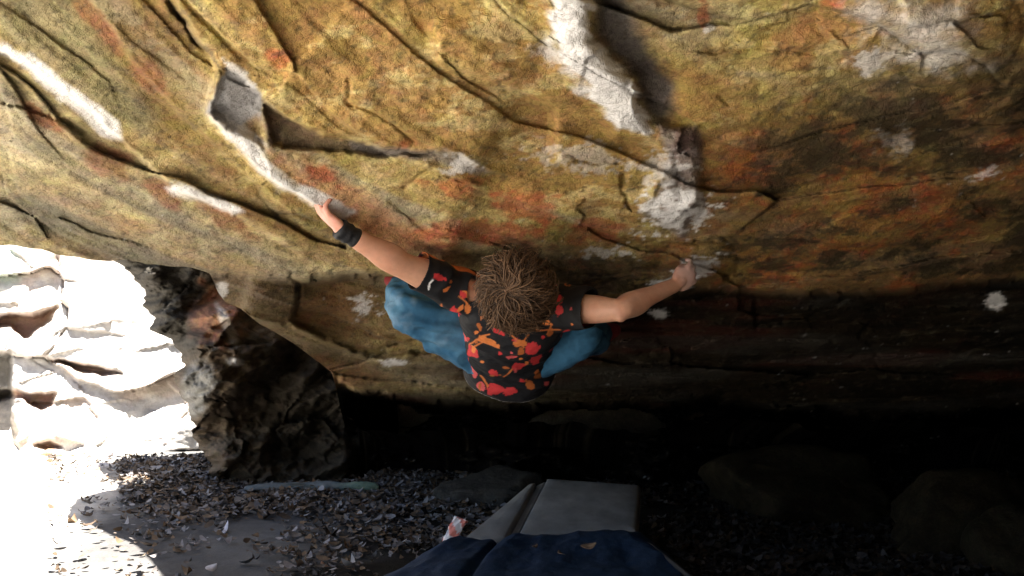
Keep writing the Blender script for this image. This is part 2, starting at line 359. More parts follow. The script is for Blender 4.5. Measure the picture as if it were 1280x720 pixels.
    chalk(sstep(0, .4, blob(px, py, 1244, 378, 15, 11)+sp*.5), .95)
    chalk(sstep(0, .8, blob(px, py, 1117, 176, 28, 18)+sp*1.2), .22)
    chalk(sstep(0, .8, blob(px, py, 1224, 220, 24, 9, -30)+sp*1.5), .35)
    chalk(sstep(0, .5, blob(px, py, 578, 206, 34, 14, 15)+sp*1.0), .6)
    chalk(sstep(0, .5, blob(px, py, 735, 113, 22, 6, -12)+st*.8), .7)
    chalk(sstep(0, .5, blob(px, py, 452, 382, 18, 17, -20)+sp*1.3), .62)
    chalk(sstep(0, .5, blob(px, py, 492, 455, 20, 6)+sp*.9), .85)
    chalk(sstep(0, .5, blob(px, py, 730, 196, 60, 20, 5)+sp*1.4), .35)
    chalk(sstep(0, .5, blob(px, py, 760, 318, 30, 8)+sp*1.6), .5)
    chalk(sstep(0, .5, blob(px, py, 888, 35, 9, 5)+sp*.9), .6)
    chalk(sstep(0, .5, blob(px, py, 275, 362, 10, 14)+sp*.5), .6)
    chalk(sstep(.52, .75, sp)*sstep(-.1, .4, n1)*.35)
    c = mix(c, (.006, .005, .004), deep)  # deep recess painted almost black as shade
    # fine pits and pale crystals
    c = mix(c, (.05, .04, .025), sstep(.25, .5, fbm(X*34, S*34, 3, 300, .7))*.5)
    c = mix(c, (.82, .80, .79), ch)
    return Y, np.clip(c, .005, .9)
cols = np.concatenate([np.linspace(-900, -20, 70, endpoint=False), np.arange(-20, 1300, 2.4), np.linspace(1300, 2600, 90)])
nr = 440
tt = np.linspace(0, 1, nr)
pe = pyend_of(cols)
tw = np.where(tt < .08, tt/.08*.28, .28+(tt-.08)/.92*.72)
PYr = np.repeat((-420+tw*(628+420))[:, None], len(cols), 1); PYg = np.where(PYr > pe[None, :], pe[None, :]+(PYr-pe[None, :])*.004, PYr)
PXg = np.repeat(cols[None, :], nr, 0)
Yg, Cg = roof_surface(PXg, PYg)
def to_w(PX, PY, Y): return np.stack([(PX-640)/F*Y, Y, CAMZ-(PY-360)/F*Y], -1)
V = to_w(PXg, PYg, Yg)
# fold the far edge up and back, and the near lip up and over, so the roof has a body
ext = []
last = V[-1]
for dy, dz in ((.03, .015), (.07, .06), (.10, .15), (.06, .3), (-.1, .45), (-.6, .6)):
    q = last.copy(); q[:, 1] += dy; q[:, 2] += dz+fbm(cols/50., cols*0+dz*7, 4, 91)*min(.1, dz*.4); q[:, 0] = last[:, 0]; ext.append(q)
V = np.concatenate([V, np.stack(ext)]); C = np.concatenate([Cg]+[Cg[-1:]]*len(ext))
first = V[0]; pre = []
for dy, dz in ((.35, 1.6), (.05, 1.0), (-.12, .45), (-.06, .12)):
    q = first.copy(); q[:, 1] += dy; q[:, 2] += dz+fbm(cols/60., cols*0+dz*5, 4, 92)*.12; pre.append(q)
V = np.concatenate([np.stack(pre), V]); C = np.concatenate([C[:1]]*len(pre)+[C])
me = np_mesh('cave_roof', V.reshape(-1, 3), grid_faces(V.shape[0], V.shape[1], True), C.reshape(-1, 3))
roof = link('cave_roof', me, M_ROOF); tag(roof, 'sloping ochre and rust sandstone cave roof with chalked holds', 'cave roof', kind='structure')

# upper mass of the boulder: unseen block shaped to cast shade and block sky
def rock_prism(name, poly2, z0, z1, mat, colr, seed, amp=.18, sub=.22):
    n = len(poly2); pts = []
    for i in range(n):
        a = np.array(poly2[i]); b = np.array(poly2[(i+1) % n]); m = max(1, int(np.linalg.norm(b-a)/sub))
        for j in range(m): pts.append(a+(b-a)*j/m)
    pts = np.array(pts); m = len(pts); cen = pts.mean(0); rows = []
    zz = [z0, z0+.1]+list(np.linspace(z0+.3, z1-.2, 9))+[z1, z1+.1]
    for i, z in enumerate(zz):
        f = 1.0
        if i == 0: f = .97
        if i == len(zz)-2: f = .93
        if i == len(zz)-1: f = .6
        q = cen+(pts-cen)*f
        nn = fbm(q[:, 0]*1.1+z*.7, q[:, 1]*1.1, 4, seed)*amp
        dirv = (q-cen)/np.linalg.norm(q-cen, axis=1)[:, None]
        q = q+dirv*nn[:, None]
        rows.append(np.concatenate([q, np.full((m, 1), z)+fbm(q[:, 0:1]*.8, q[:, 1:2]*.8, 3, seed+3)*(.2 if i > 9 else .05)], 1))
    V = np.concatenate([np.stack(rows)[:, :, :]], 0)
    V = np.concatenate([V, V[:, :1]], 1)
    faces = grid_faces(V.shape[0], V.shape[1])
    v = V.reshape(-1, 3); cb = np.array([[*cen, z0]]); ct = np.array([[*cen, z1+.2]])
    c = np.zeros((len(v)+2, 3)); c[:] = colr
    me = np_mesh(name, np.concatenate([v, cb, ct]), faces, c)
    nv = V.shape[1]; ib = len(v); it = ib+1; base = (V.shape[0]-1)*nv
    bm = bmesh.new(); bm.from_mesh(me); bm.verts.ensure_lookup_table()
    for j in range(nv-1):
        bm.faces.new([bm.verts[j+1], bm.verts[j], bm.verts[ib]]); bm.faces.new([bm.verts[base+j], bm.verts[base+j+1], bm.verts[it]])
    bm.to_mesh(me); bm.free()
    return link(name, me, mat)
cap = rock_prism('unseen_boulder_top', [(-.88, 3.4), (-1.3, 4.0), (-2.2, 5.15), (-1.72, 5.9), (-1.15, 6.6), (-.6, 8.6), (3, 9.2), (10, 8.5), (10, -3), (2.2, -2.8), (1.6, -.9), (.2, -.3), (-.7, .6), (-1.0, 2.0)], 2.35, 4.3, M_WALL, (.25, .2, .12), 33)
cap.parent = roof
# ------------------------------------------------------------------ ground
def gz(x, y):
    return fbm(x*.7, y*.7, 4, 101)*.05+fbm(x*5, y*5, 3, 102)*.008
gx = np.concatenate([-np.geomspace(60, 4.2, 26), np.linspace(-4, 4, 320), np.geomspace(4.2, 60, 26)])
gy = np.concatenate([-np.geomspace(60, 1, 26), np.linspace(-.5, 3.8, 40), np.linspace(3.85, 9, 320), np.geomspace(9.2, 60, 22)])
GX, GY = np.meshgrid(gx, gy)
GZ = gz(GX, GY)*np.clip(1.5-np.hypot(GX, GY-5)/14, .3, 1)
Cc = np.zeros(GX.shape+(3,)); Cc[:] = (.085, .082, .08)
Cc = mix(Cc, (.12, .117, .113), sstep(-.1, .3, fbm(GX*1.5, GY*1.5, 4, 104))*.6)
pale_ = np.maximum(sstep(3.3, 2.2, GY+fbm(GX*.6, GY*.6, 4, 105)*.8), sstep(-2.3, -3.1, GX+fbm(GX*.8, GY*.8, 4, 106)*.8))  # sand outside the cave kept pale for more bounce light
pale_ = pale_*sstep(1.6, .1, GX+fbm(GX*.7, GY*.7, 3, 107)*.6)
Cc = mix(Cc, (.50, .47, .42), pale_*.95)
Cc = mix(Cc, (.020, .017, .013), sstep(-.6, .4, GX-(-.8)+fbm(GX*1.5, GY*1.5, 4, 103)*.7)*.95*(1-pale_))  # floor inside the cave painted darker where shade falls
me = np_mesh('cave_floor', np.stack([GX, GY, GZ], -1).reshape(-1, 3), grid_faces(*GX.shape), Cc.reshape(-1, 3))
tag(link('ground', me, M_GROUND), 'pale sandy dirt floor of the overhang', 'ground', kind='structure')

# ------------------------------------------------------------------ sunlit rock face on the left
cx = np.concatenate([np.linspace(-1400, -30, 90, endpoint=False), np.linspace(-30, 420, 260)])
ry = np.concatenate([np.linspace(-900, 290, 80, endpoint=False), np.linspace(290, 590, 200)])
PX, PY = np.meshgrid(cx, ry)
hgt = (590-PY)/F*8.3
Y = 8.15+hgt*.42+(PX-100)/F*1.0
X = (PX-640)/F*Y
wx = fbm(X*1.2, hgt*1.2, 4, 110)*.35; wy = fbm(X*1.2+5, hgt*1.2, 4, 111)*.35
f1, b1 = facets(X*1.0+wx, hgt*1.7+wy, 112, 1.0); f2, b2 = facets(X*2.8+wx*2, hgt*5+wy*2, 113, 1.3)
e = f1*.11+f2*.03+fbm(X*4, hgt*6, 5, 114)*.04-np.exp(-(b1/.02)**2)*.05*sstep(.4, .6, vnoise(X*1.5, hgt*1.5, 115))
px = PX+fbm(PX/20., PY/20., 4, 121)*5; py = PY+fbm(PX/20., PY/20., 4, 122)*5
def notch(pts, d, wd=4):
    return d*sstep(-wd, wd, poly(px, py, pts))
e -= notch([(-40, 396), (40, 394), (72, 384), (55, 404), (30, 424), (14, 408), (-40, 410)], .35)
e -= notch([(62, 450), (100, 455), (150, 466), (128, 470), (85, 460)], .22, 3)
e -= notch([(0, 488), (70, 492), (66, 505), (50, 512), (30, 500), (0, 498)], .25, 3)
e -= notch([(45, 560), (62, 553), (78, 560), (60, 566)], .12, 3)
e -= notch([(160, 566), (190, 570), (250, 560), (250, 568), (200, 580), (160, 574)], .18, 3)
e -= notch([(-40, 440), (14, 440), (18, 560), (-40, 560)], .5)
e += sstep(575, 592, PY)*.25
Y2 = Y-e
c = np.zeros(PX.shape+(3,)); c[:] = (.34, .32, .30)
c = mix(c, (.33, .26, .20), sstep(.05, .4, fbm(X*2, hgt*3, 5, 116))*.6)
c = mix(c, (.30, .17, .10), np.clip(notch([(-40, 396), (40, 394), (72, 384), (55, 404), (30, 424), (14, 408), (-40, 410)], 1)+notch([(62, 450), (100, 455), (150, 466), (128, 470), (85, 460)], 1)+notch([(0, 488), (70, 492), (66, 505), (50, 512), (30, 500), (0, 498)], 1)+notch([(45, 560), (62, 553), (78, 560), (60, 566)], 1), 0, 1)*.85)
c = mix(c, (.25, .24, .22), notch([(-40, 440), (14, 440), (18, 560), (-40, 560)], .8))
c = mix(c, (.22, .28, .22), sstep(0, .5, blob(px, py, 12, 340, 34, 30)+fbm(X*8, hgt*8, 3, 117)*.6)*.6)
c = mix(c, (.4, .33, .28), np.exp(-(b1/.012)**2)*.5)
me = np_mesh('rock_face', to_w(PX, PY, Y2).reshape(-1, 3), grid_faces(*PX.shape), c.reshape(-1, 3))
tag(link('rock_face', me, M_PALE), 'pale sunlit blocky rock face outside the cave mouth', 'rock face', kind='structure')

# ------------------------------------------------------------------ dark side wall of the cave, lower left
ry = np.linspace(230, 640, 240)
Lx = np.interp(ry, [230, 322, 332, 350, 368, 384, 398, 412, 424, 440, 455, 470, 490, 510, 525, 545, 565, 585, 640], [120, 135, 152, 170, 182, 176, 200, 190, 215, 222, 232, 218, 222, 234, 240, 240, 252, 262, 270])
Lx = Lx+fbm(ry/9., ry*0+2, 3, 130)*7
sN = 260; s = np.linspace(0, 1, sN)
PY = np.repeat(ry[:, None], sN, 1); PX = Lx[:, None]+(720-Lx[:, None])*s[None, :]
u = PX/110.; v = PY/75.
hgt = (600-PY)/F*7
wx = fbm(PX/90., PY/90., 4, 131)*.5
f1, b1 = facets(PX/62.+wx*.5, PY/40.+PX/130.+wx*.5, 232, 1.0); f2, b2 = facets(PX/30.+wx*2, PY/26.+wx*2, 133, 1.3)
Y = 6.75+(PX-Lx[:, None])/F*2.6-hgt*.12+np.maximum(PX-430, 0)/110
e = f1*.16+f2*.03+fbm(PX/55., PY/34.+PX/120., 5, 134, .55)*.30+ridged(PX/95., PY/50.+PX/90., 2, 139)*.10
e -= np.exp(-((PX-Lx[:, None])/9.))*.35
e += np.clip(blob(PX, PY, 262, 470, 60, 60, -25), 0, 1)**.5*.35
e += np.clip(blob(PX, PY, 300, 420, 70, 75), 0, 1)**.5*.25
Y = Y-e
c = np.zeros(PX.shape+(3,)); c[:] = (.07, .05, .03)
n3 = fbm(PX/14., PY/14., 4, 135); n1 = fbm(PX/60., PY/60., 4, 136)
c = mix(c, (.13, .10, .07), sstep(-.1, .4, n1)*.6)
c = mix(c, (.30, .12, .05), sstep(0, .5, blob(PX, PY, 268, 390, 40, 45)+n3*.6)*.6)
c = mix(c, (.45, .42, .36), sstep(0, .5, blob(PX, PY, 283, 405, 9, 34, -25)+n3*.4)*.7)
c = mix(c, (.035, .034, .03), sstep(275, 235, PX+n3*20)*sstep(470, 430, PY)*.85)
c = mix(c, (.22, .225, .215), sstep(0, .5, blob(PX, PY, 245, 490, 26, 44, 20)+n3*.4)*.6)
c = mix(c, (.03, .026, .02), sstep(270, 360, PX+n3*30)*sstep(420, 460, PY+n3*30)*.85)  # lower right of the wall painted dark as cave shade
c = mix(c, (.72, .7, .69), sstep(0, .5, blob(PX, PY, 293, 453, 12, 8)+n3*.5)*.9)
Vw = to_w(PX, PY, Y)
left = []
for dx, dy in ((1.5, 1.5), (.7, .8), (.12, .3), (.0, .08)):
    q = Vw[:, 0].copy(); q[:, 0] += dx-.25*dy; q[:, 1] += dy; left.append(q)
Vw = np.concatenate([np.stack(left, 1), Vw], 1); c = np.concatenate([np.repeat(c[:, :1], 4, 1), c], 1)
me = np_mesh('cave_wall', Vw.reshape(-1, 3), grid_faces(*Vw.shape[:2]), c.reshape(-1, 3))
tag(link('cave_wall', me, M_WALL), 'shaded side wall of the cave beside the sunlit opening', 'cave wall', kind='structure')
# unseen wall added to the right and back to keep light out
wl = rock_prism('added_cave_wall', [(-.8, 7.3), (4.4, 7.3), (5.6, 5.5), (4.0, 3.0), (2.0, 0.6), (1.7, -2.9), (9, -2.9), (9.5, 9), (-1, 9.2)], -.3, 2.6, M_WALL, (.12, .09, .06), 44, .35)
tag(wl, 'unseen rock added at the right and back of the cave to block light', 'cave wall', kind='structure')

bw_ = rock_prism('added_rock_wall', [(-2.4, -3.2), (-.8, -2.3), (3.0, -1.9), (5.5, -2.4), (8, -4), (8, -7), (-1, -7), (-3.2, -5.5)], -.3, 3.6, M_WALL, (.16, .13, .09), 47, .35)  # added out of view to block sky and sunlit ground
tag(bw_, 'boulder wall added behind the viewpoint to block low sky light', 'added rock wall', kind='structure')
# ------------------------------------------------------------------ loose rocks
def rock_mesh(name, sx, sy, sz, seed, colr=None, sub=4, amp=.22, flat=.35):
    bm = bmesh.new(); bmesh.ops.create_icosphere(bm, subdivisions=sub, radius=1)
    co = np.array([v.co[:] for v in bm.verts]); r0 = np.random.RandomState(seed)
    # cut by random planes for a broken shape
    rad = np.ones(len(co))
    for i in range(11):
        n = r0.normal(size=3); n /= np.linalg.norm(n); d = r0.uniform(.5, .82)
        dp = co@n; rad = np.where(dp > 1e-3, np.minimum(rad, d/np.maximum(dp, 1e-3)), rad)
    rad *= 1+fbm(co[:, 0]*2+seed, co[:, 1]*2+co[:, 2]*1.7, 5, seed, .6)*amp*.7
    co = co*rad[:, None]*np.array([sx, sy, sz]); co[:, 2] = np.maximum(co[:, 2], -sz*flat)+sz*flat
    for v, q in zip(bm.verts, co): v.co = q
    me = bpy.data.meshes.new(name); bm.to_mesh(me); bm.free(); return me
def rock(px, py, Y, wpx, hpx, label, mat, seed, depth=None, rz=0, name='rock', group='loose rocks on the cave floor', cat='rock', lift=0):
    p = P(px, py, Y); sx = wpx/F*Y/2*1.2; sz = hpx/F*Y/1.25
    me = rock_mesh(name, sx, depth or sx*.7, sz, seed, sub=5 if wpx > 60 else 4)
    o = link(name, me, mat); o.location = (p.x, Y, float(gz(np.array([p.x]), np.array([Y]))[0])-.02+lift); o.rotation_euler[2] = rz
    return tag(o, label, cat, group)
rock(605, 630, 6.35, 160, 44, 'low grey broken rock in the gloom behind the grey pad', M_STONE, 3, .35)
rock(1000, 645, 5.95, 250, 80, 'large dim brown boulder right of the pads at the back of the cave', M_BOULD, 14, .45, name='boulder', cat='boulder', group='boulders at the back of the cave')
rock(1215, 690, 5.15, 230, 92, 'squat dark boulder near the lower right corner', M_BOULD, 25, .40, name='boulder', cat='boulder', group='boulders at the back of the cave')
rock(1275, 718, 4.75, 110, 80, 'black rounded boulder cut by the right edge', M_BOULD, 9, .25, name='boulder', cat='boulder', group='boulders at the back of the cave')
rock(275, 590, 7.2, 34, 22, 'small grey block at the foot of the cave wall', M_STONE, 31)
rock(318, 596, 7.15, 24, 10, 'dark stone just right of the small grey block', M_STONE, 32)
rock(345, 592, 7.3, 34, 14, 'dark flat rock half hidden behind the log', M_STONE, 37)
rock(495, 612, 6.75, 30, 12, 'small dark stone off the right end of the log', M_STONE, 38)
rock(62, 566, 8.0, 26, 10, 'brown stone at the foot of the sunlit face', rock_mat('tan_stone', base=(.32, .2, .11), bump=.6), 33)
M_PS = rock_mat('pale_stone', base=(.5, .46, .43), bump=.6, vary=.2)
for i, (x, y, wp, hp, lb) in enumerate(((20, 628, 20, 9, 'pale stone on the sunlit dirt near the left edge'), (60, 633, 28, 6, 'flat pale stone on the sunlit dirt'), (130, 585, 34, 7, 'wide flat sunlit stone at the cave mouth'),
        (180, 580, 40, 9, 'pale slab at the base of the rock face'), (225, 583, 30, 10, 'pale chunk beside the dark cave wall'), (95, 596, 24, 5, 'thin pale stone in the sun between dirt and rock face'))):
    rock(x, y, 1690/(y-360), wp, hp, lb, M_PS, 60+i)
# log
def tube_np(pts, rad, seg=12, cap=True):
    """returns verts, quads for a tapered tube through pts"""
    pts = [Vector(p) for p in pts]; n = len(pts); V = []; Fc = []
    up = Vector((0, 0, 1)); prev = None
    for i, p in enumerate(pts):
        t = (pts[min(i+1, n-1)]-pts[max(i-1, 0)]).normalized()
        if prev is None:
            a = t.orthogonal().normalized()
        else:
            a = (prev-t*prev.dot(t)).normalized()
        prev = a; b = t.cross(a)
        for j in range(seg):
            th = 2*math.pi*j/seg; V.append(p+(a*math.cos(th)+b*math.sin(th))*rad[i])
    for i in range(n-1):
        for j in range(seg):
            j2 = (j+1) % seg; Fc.append((i*seg+j, i*seg+j2, (i+1)*seg+j2, (i+1)*seg+j))
    return V, Fc
pts = []; rad = []
a0, a1 = P(305, 612, 6.55), P(474, 607, 6.6)
for i in range(40):
    t = i/39; p = a0.lerp(a1, t); p.z = .055+.01*math.sin(t*5)+.02*t; p.y += .03*math.sin(t*4); pts.append(p)
    rad.append((.028+.026*t)*(1+.12*math.sin(t*23))*(0.55 if i in (0, 39) else 1))
V_, F_ = tube_np(pts, rad, 14)
V_ += [pts[0], pts[-1]]; n0 = len(V_)-2
V_ = np.array([v[:] for v in V_]); V_[:, 2] += 0
nz = fbm(V_[:, 0]*9, V_[:, 2]*30+V_[:, 1]*20, 4, 140)*.012
V_[:, 1] += nz; V_[:, 2] += nz*.6
V_[:, 2] *= .62; V_[:, 2] += ridged(V_[:, 0]*14, V_[:, 1]*9, 3, 141)*.008; V_[:, 1] += fbm(V_[:, 0]*6, V_[:, 0]*0, 3, 143)*.03*np.sign(V_[:, 1]-6.57)
me = bpy.data.meshes.new('log'); me.from_pydata(V_.tolist(), [], F_+[(j, (j+1) % 14, n0)[::-1] for j in range(14)]+[(39*14+j, 39*14+(j+1) % 14, n0+1) for j in range(14)]); me.update()
tl = (V_[:, 0]-a0.x)/(a1.x-a0.x)
set_col(me, mix(np.tile(np.array([.13, .14, .14]), (len(V_), 1)), (.13, .18, .125), sstep(.6, .9, tl)))
tag(link('log', me, M_LOG), 'long grey green weathered log lying among the leaves', 'log')

# ------------------------------------------------------------------ leaves
def leaf_arrays(cx, cy, cz, size, yaw, pitch, curl, roll):
    """n leaves, 12 verts each"""
    t = np.array([0, .12, .35, .6, .85, 1.0]); wd = np.array([.03, .20, .33, .31, .17, .02])
    loc = []
    for i in range(6):
        for sgn in (-1, 1): loc.append((t[i]-.5, sgn*wd[i], 0))
    loc = np.array(loc); n = len(cx)
    lx = np.repeat(loc[None, :, 0], n, 0); ly = np.repeat(loc[None, :, 1], n, 0)
    lz = (lx**2)*curl[:, None]*2.2+np.abs(ly)*curl[:, None]*.9*np.sign(roll)[:, None]
    x = lx*size[:, None]; y = ly*.85*size[:, None]; z = lz*size[:, None]
    cr, sr = np.cos(roll)[:, None], np.sin(roll)[:, None]; y, z = y*cr-z*sr, y*sr+z*cr
    cp, sp_ = np.cos(pitch)[:, None], np.sin(pitch)[:, None]; x, z = x*cp-z*sp_, x*sp_+z*cp
    cyw, syw = np.cos(yaw)[:, None], np.sin(yaw)[:, None]; x, y = x*cyw-y*syw, x*syw+y*cyw
    V = np.stack([x+cx[:, None], y+cy[:, None], z+cz[:, None]], -1)
    f = np.array([(0, 1, 3, 2), (2, 3, 5, 4), (4, 5, 7, 6), (6, 7, 9, 8), (8, 9, 11, 10)])
    Fc = (np.arange(n)[:, None, None]*12+f[None]).reshape(-1, 4)
    return V.reshape(-1, 3), Fc
n = 130000
px = rng.uniform(60, 1400, n); py = 575+rng.uniform(0, 1, n)**1.4*190
Yl = 1690/(py-360); xl = (px-640)/F*Yl
dens = sstep(-.25, .3, fbm(xl*2.2, Yl*1.6, 5, 150, .6))
band = np.exp(-((py-608)/26)**2)*(px > 150)*(px < 620)
near = .10*(px > 170)
rightm = sstep(820, 900, px)*.75
left_lit = .10*(py < 612)*(px < 260)+.03*(px < 260)
prob = np.clip(band*(.9+.6*dens)+near*dens*1.3+rightm*(.25+.5*dens)+left_lit+.3*(px > 420)*(py < 640)+.35*(px > 470)*(px < 620)*(py < 690), 0, 1)
k = rng.uniform(0, 1, n) < prob*(.55+.45*dens)*.8
xl, Yl = xl[k], Yl[k]; n = len(xl)
size = .018+.05*rng.beta(1.6, 2.4, n)+.03*(rng.uniform(0, 1, n) > .85); pitch = rng.normal(0, .2, n); roll = rng.normal(0, .28, n)
zl = gz(xl, Yl)+.008+rng.uniform(0, .035, n)
Vl, Fl = leaf_arrays(xl, Yl, zl, size, rng.uniform(0, 6.28, n), pitch, rng.uniform(.1, .8, n), roll)
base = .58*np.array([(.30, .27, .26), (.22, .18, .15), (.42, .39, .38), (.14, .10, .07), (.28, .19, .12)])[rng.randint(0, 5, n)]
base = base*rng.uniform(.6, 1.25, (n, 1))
base = base*(1-.78*sstep(0, 1.0, xl+rng.normal(0, .2, n)))[:, None]*np.array([1, 1, 1])  # leaves darken to the right, painting in the cave shade
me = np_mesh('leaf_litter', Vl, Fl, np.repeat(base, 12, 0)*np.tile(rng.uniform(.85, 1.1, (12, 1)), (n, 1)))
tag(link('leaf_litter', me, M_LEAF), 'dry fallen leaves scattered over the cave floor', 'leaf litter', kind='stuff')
def leaf(p, size, yaw, pitch, roll, c, label, name='fallen_leaf'):
    a = lambda v: np.array([float(v)])
    # finer single leaf: three blade rows
    V, Fc = leaf_arrays(a(0), a(0), a(0), a(size), a(yaw), a(pitch), a(.6), a(roll))
    me = np_mesh(name, V, Fc, np.tile(np.array(c), (12, 1)))
    o = link(name, me, M_LEAF); o.location = p
    m = o.modifiers.new('s', 'SUBSURF'); m.levels = m.render_levels = 1
    m = o.modifiers.new('t', 'SOLIDIFY'); m.thickness = .001
    return tag(o, label, 'leaf', 'single fallen leaves')
leaf(P(285, 664, 5.5), .10, .3, 1.0, .3, (.55, .52, .56), 'pale upright curled leaf standing on the dark dirt in the shade')
leaf(P(262, 714, 4.78), .08, 1.2, .1, .5, (.5, .47, .47), 'pale leaf flat on the dirt at the bottom edge')
leaf(P(365, 636, 6.1), .07, .2, .3, .3, (.5, .46, .45), 'light leaf on bare dirt in front of the log')
leaf(P(405, 712, 4.8), .08, 2.2, .1, .2, (.28, .17, .11), 'brown curled leaf left of the blue pad near the bottom')

# ------------------------------------------------------------------ crash pads
def slab(name, corners, th, mat, parent, res=(40, 40), round_=.03, wr=.008, seed=1, crease=None, puff=.02):
    """padded slab: corners nl,nr,fr,fl as world vectors of the top face; thickness th downwards"""
    nl, nr_, fr, fl = [np.array(c[:]) for c in corners]; a, b = res
    u = np.linspace(0, 1, a); v = np.linspace(0, 1, b); Uu, Vv = np.meshgrid(u, v)
    top = (nl*((1-Uu)*(1-Vv))[..., None]+nr_*(Uu*(1-Vv))[..., None]+fr*(Uu*Vv)[..., None]+fl*((1-Uu)*Vv)[..., None])
    nrm = np.cross(nr_-nl, fl-nl); nrm /= np.linalg.norm(nrm)
    lu = np.linalg.norm(nr_-nl); lv = np.linalg.norm(fl-nl)
    ed = np.minimum(np.minimum(Uu, 1-Uu)*lu, np.minimum(Vv, 1-Vv)*lv)
    drop = round_*(1-np.clip(ed/round_, 0, 1))**2
    h = -drop+puff*np.clip(ed/.2, 0, 1)**.6+fbm(Uu*lu*5, Vv*lv*5, 4, seed)*wr*np.clip(ed/.05, .1, 1)
    h += ridged(Uu*lu*2.3+seed, Vv*lv*1.1, 3, seed+5)*wr*1.3*np.clip(ed/.05, 0, 1)
    if crease: h -= crease(top[..., 0], top[..., 1])
    T = top+nrm*h[..., None]
    Bt = top-nrm*th
    nv = a*b
    Vs = np.concatenate([T.reshape(-1, 3), Bt.reshape(-1, 3)])
    f = grid_faces(b, a); fb = f[:, ::-1]+nv
    i = np.arange(nv).reshape(b, a)
    loop = list(i[0, :])+list(i[1:, -1])+list(i[-1, :-1][::-1])+list(i[1:-1, 0][::-1])
    side = [(loop[j], loop[j]+nv, loop[(j+1) % len(loop)]+nv, loop[(j+1) % len(loop)]) for j in range(len(loop))]
    me = np_mesh(name, Vs, np.concatenate([f, fb, np.array(side)]))
    return link(name, me, mat, parent)
def seam_tube(name, pts, r, mat, parent):
    V, Fc = tube_np(pts, [r]*len(pts), 6)
    me = bpy.data.meshes.new(name); me.from_pydata([v[:] for v in V], [], Fc); me.update(); return link(name, me, mat, parent)
def crz(x, y):
    d1 = x-(-.06+(y-4.6)*.17); d2 = x-(.60+(y-4.7)*-.16)
    return .035*np.exp(-(d1/.018)**2)+.03*np.exp(-(d2/.03)**2)+.05*sstep(-.2, -.75, x)
bp_ = thing('crash_pad', (0, 0, 0), 'dark navy blue crash pad lying flat in front of the grey one', 'crash pad')
slab('pad_cover', [(-.98, 2.9, .20), (.78, 2.9, .20), (.63, 4.72, .205), (-.32, 4.70, .165)], .15, M_BLUE, bp_, (120, 110), .09, .014, 5, crz, .03)
seam_tube('strap', [(.70, 3.0, .232), (.66, 3.8, .236), (.58, 4.3, .232), (.50, 4.66, .205)], .010, M_DARK, bp_)
gp_ = thing('crash_pad', (0, 0, 0), 'grey crash pad folded up like a tent behind the blue one', 'crash pad')
gA = [P(645, 670, 4.78), P(797, 664, 4.78), P(801, 606, 5.32), P(683, 597, 5.36)]
slab('pad_panel', gA, .09, M_GREY, gp_, (60, 50), .02, .006, 8, None, .012)
gB = [P(568, 681, 4.72), P(633, 673, 4.74), P(670, 603, 5.3), P(664, 604, 5.32)]
slab('pad_panel', gB, .09, M_GREY, gp_, (40, 50), .02, .005, 9, None, .01)
gC = [P(633, 676, 4.77), P(645, 674, 4.79), P(683, 601, 5.36), P(670, 607, 5.32)]
slab('hinge', gC, .06, M_DARK if False else M_GREY, gp_, (8, 40), .004, .002, 10, None, 0)
for x, y, s_, yw, lb in ((735, 692, .075, .5, 'tan leaf lying on the blue pad near its middle'), (700, 700, .05, 2.0, 'small dark leaf left of the tan leaf on the blue pad'), (668, 690, .04, 1.0, 'tiny leaf on the left half of the blue pad')):
    Yp = 1.065*F/(y-360)
    p = P(x, y, Yp); p.z = .25; leaf(p, s_, yw, .1, .3, (.26, .19, .13) if s_ > .06 else (.12, .09, .07), lb)
# crumpled packet
pk_c = P(567, 669, 4.85)
bm = bmesh.new(); bmesh.ops.create_grid(bm, x_segments=26, y_segments=26, size=.5)
vv = np.array([v.co[:] for v in bm.verts]); me = bpy.data.meshes.new('packet'); bm.to_mesh(me); bm.free()
u, v = vv[:, 0]*2, vv[:, 1]*2
zz = .035*(1-u**2)*(1-v**4)+ridged(u*1.4+3, v*1.4, 3, 160)*.012
cpk = np.zeros((len(u), 3)); cpk[:] = (.62, .60, .62)
cpk = mix(cpk, (.55, .13, .09), (np.sin(v*7+u*2+fbm(u*3, v*3, 3, 161)*2) > .1).astype(float)*.9)
q = np.stack([u*.04, v*.085, zz], -1)
me.vertices.foreach_set('co', q.ravel().astype(np.float32)); set_col(me, cpk)
pk = link('packet', me, M_PACK); md = pk.modifiers.new('t', 'SOLIDIFY'); md.thickness = .03; md.offset = -1
pk.location = pk_c; pk.rotation_euler = (R(62), R(8), R(-42)); tag(pk, 'crumpled red and white striped packet tucked beside the grey pad', 'packet')

# ------------------------------------------------------------------ climber
def bm_tube(V, Fc, pts, rad, seg=20, flat=None):
    v, f = tube_np(pts, rad, seg); o = len(V); V += [x[:] for x in v]; Fc += [tuple(i+o for i in q) for q in f]
    n = len(pts); Fc.append(tuple(o+j for j in range(seg))[::-1]); Fc.append(tuple(o+(n-1)*seg+j for j in range(seg)))
def resample(pts, rad, k=10):
    """Catmull-Rom through the joints"""
    P_ = [Vector(p) for p in pts]; out = []; ro = []
    for i in range(len(P_)-1):
        p0 = P_[max(i-1, 0)]; p1 = P_[i]; p2 = P_[i+1]; p3 = P_[min(i+2, len(P_)-1)]
        for j in range(k):
            t = j/k
            q = .5*((2*p1)+(p2-p0)*t+(2*p0-5*p1+4*p2-p3)*t*t+(3*p1-p0-3*p2+p3)*t**3)
            out.append(q); ro.append(rad[i]+(rad[i+1]-rad[i])*(t*t*(3-2*t)))
    out.append(P_[-1]); ro.append(rad[-1]); return out, ro
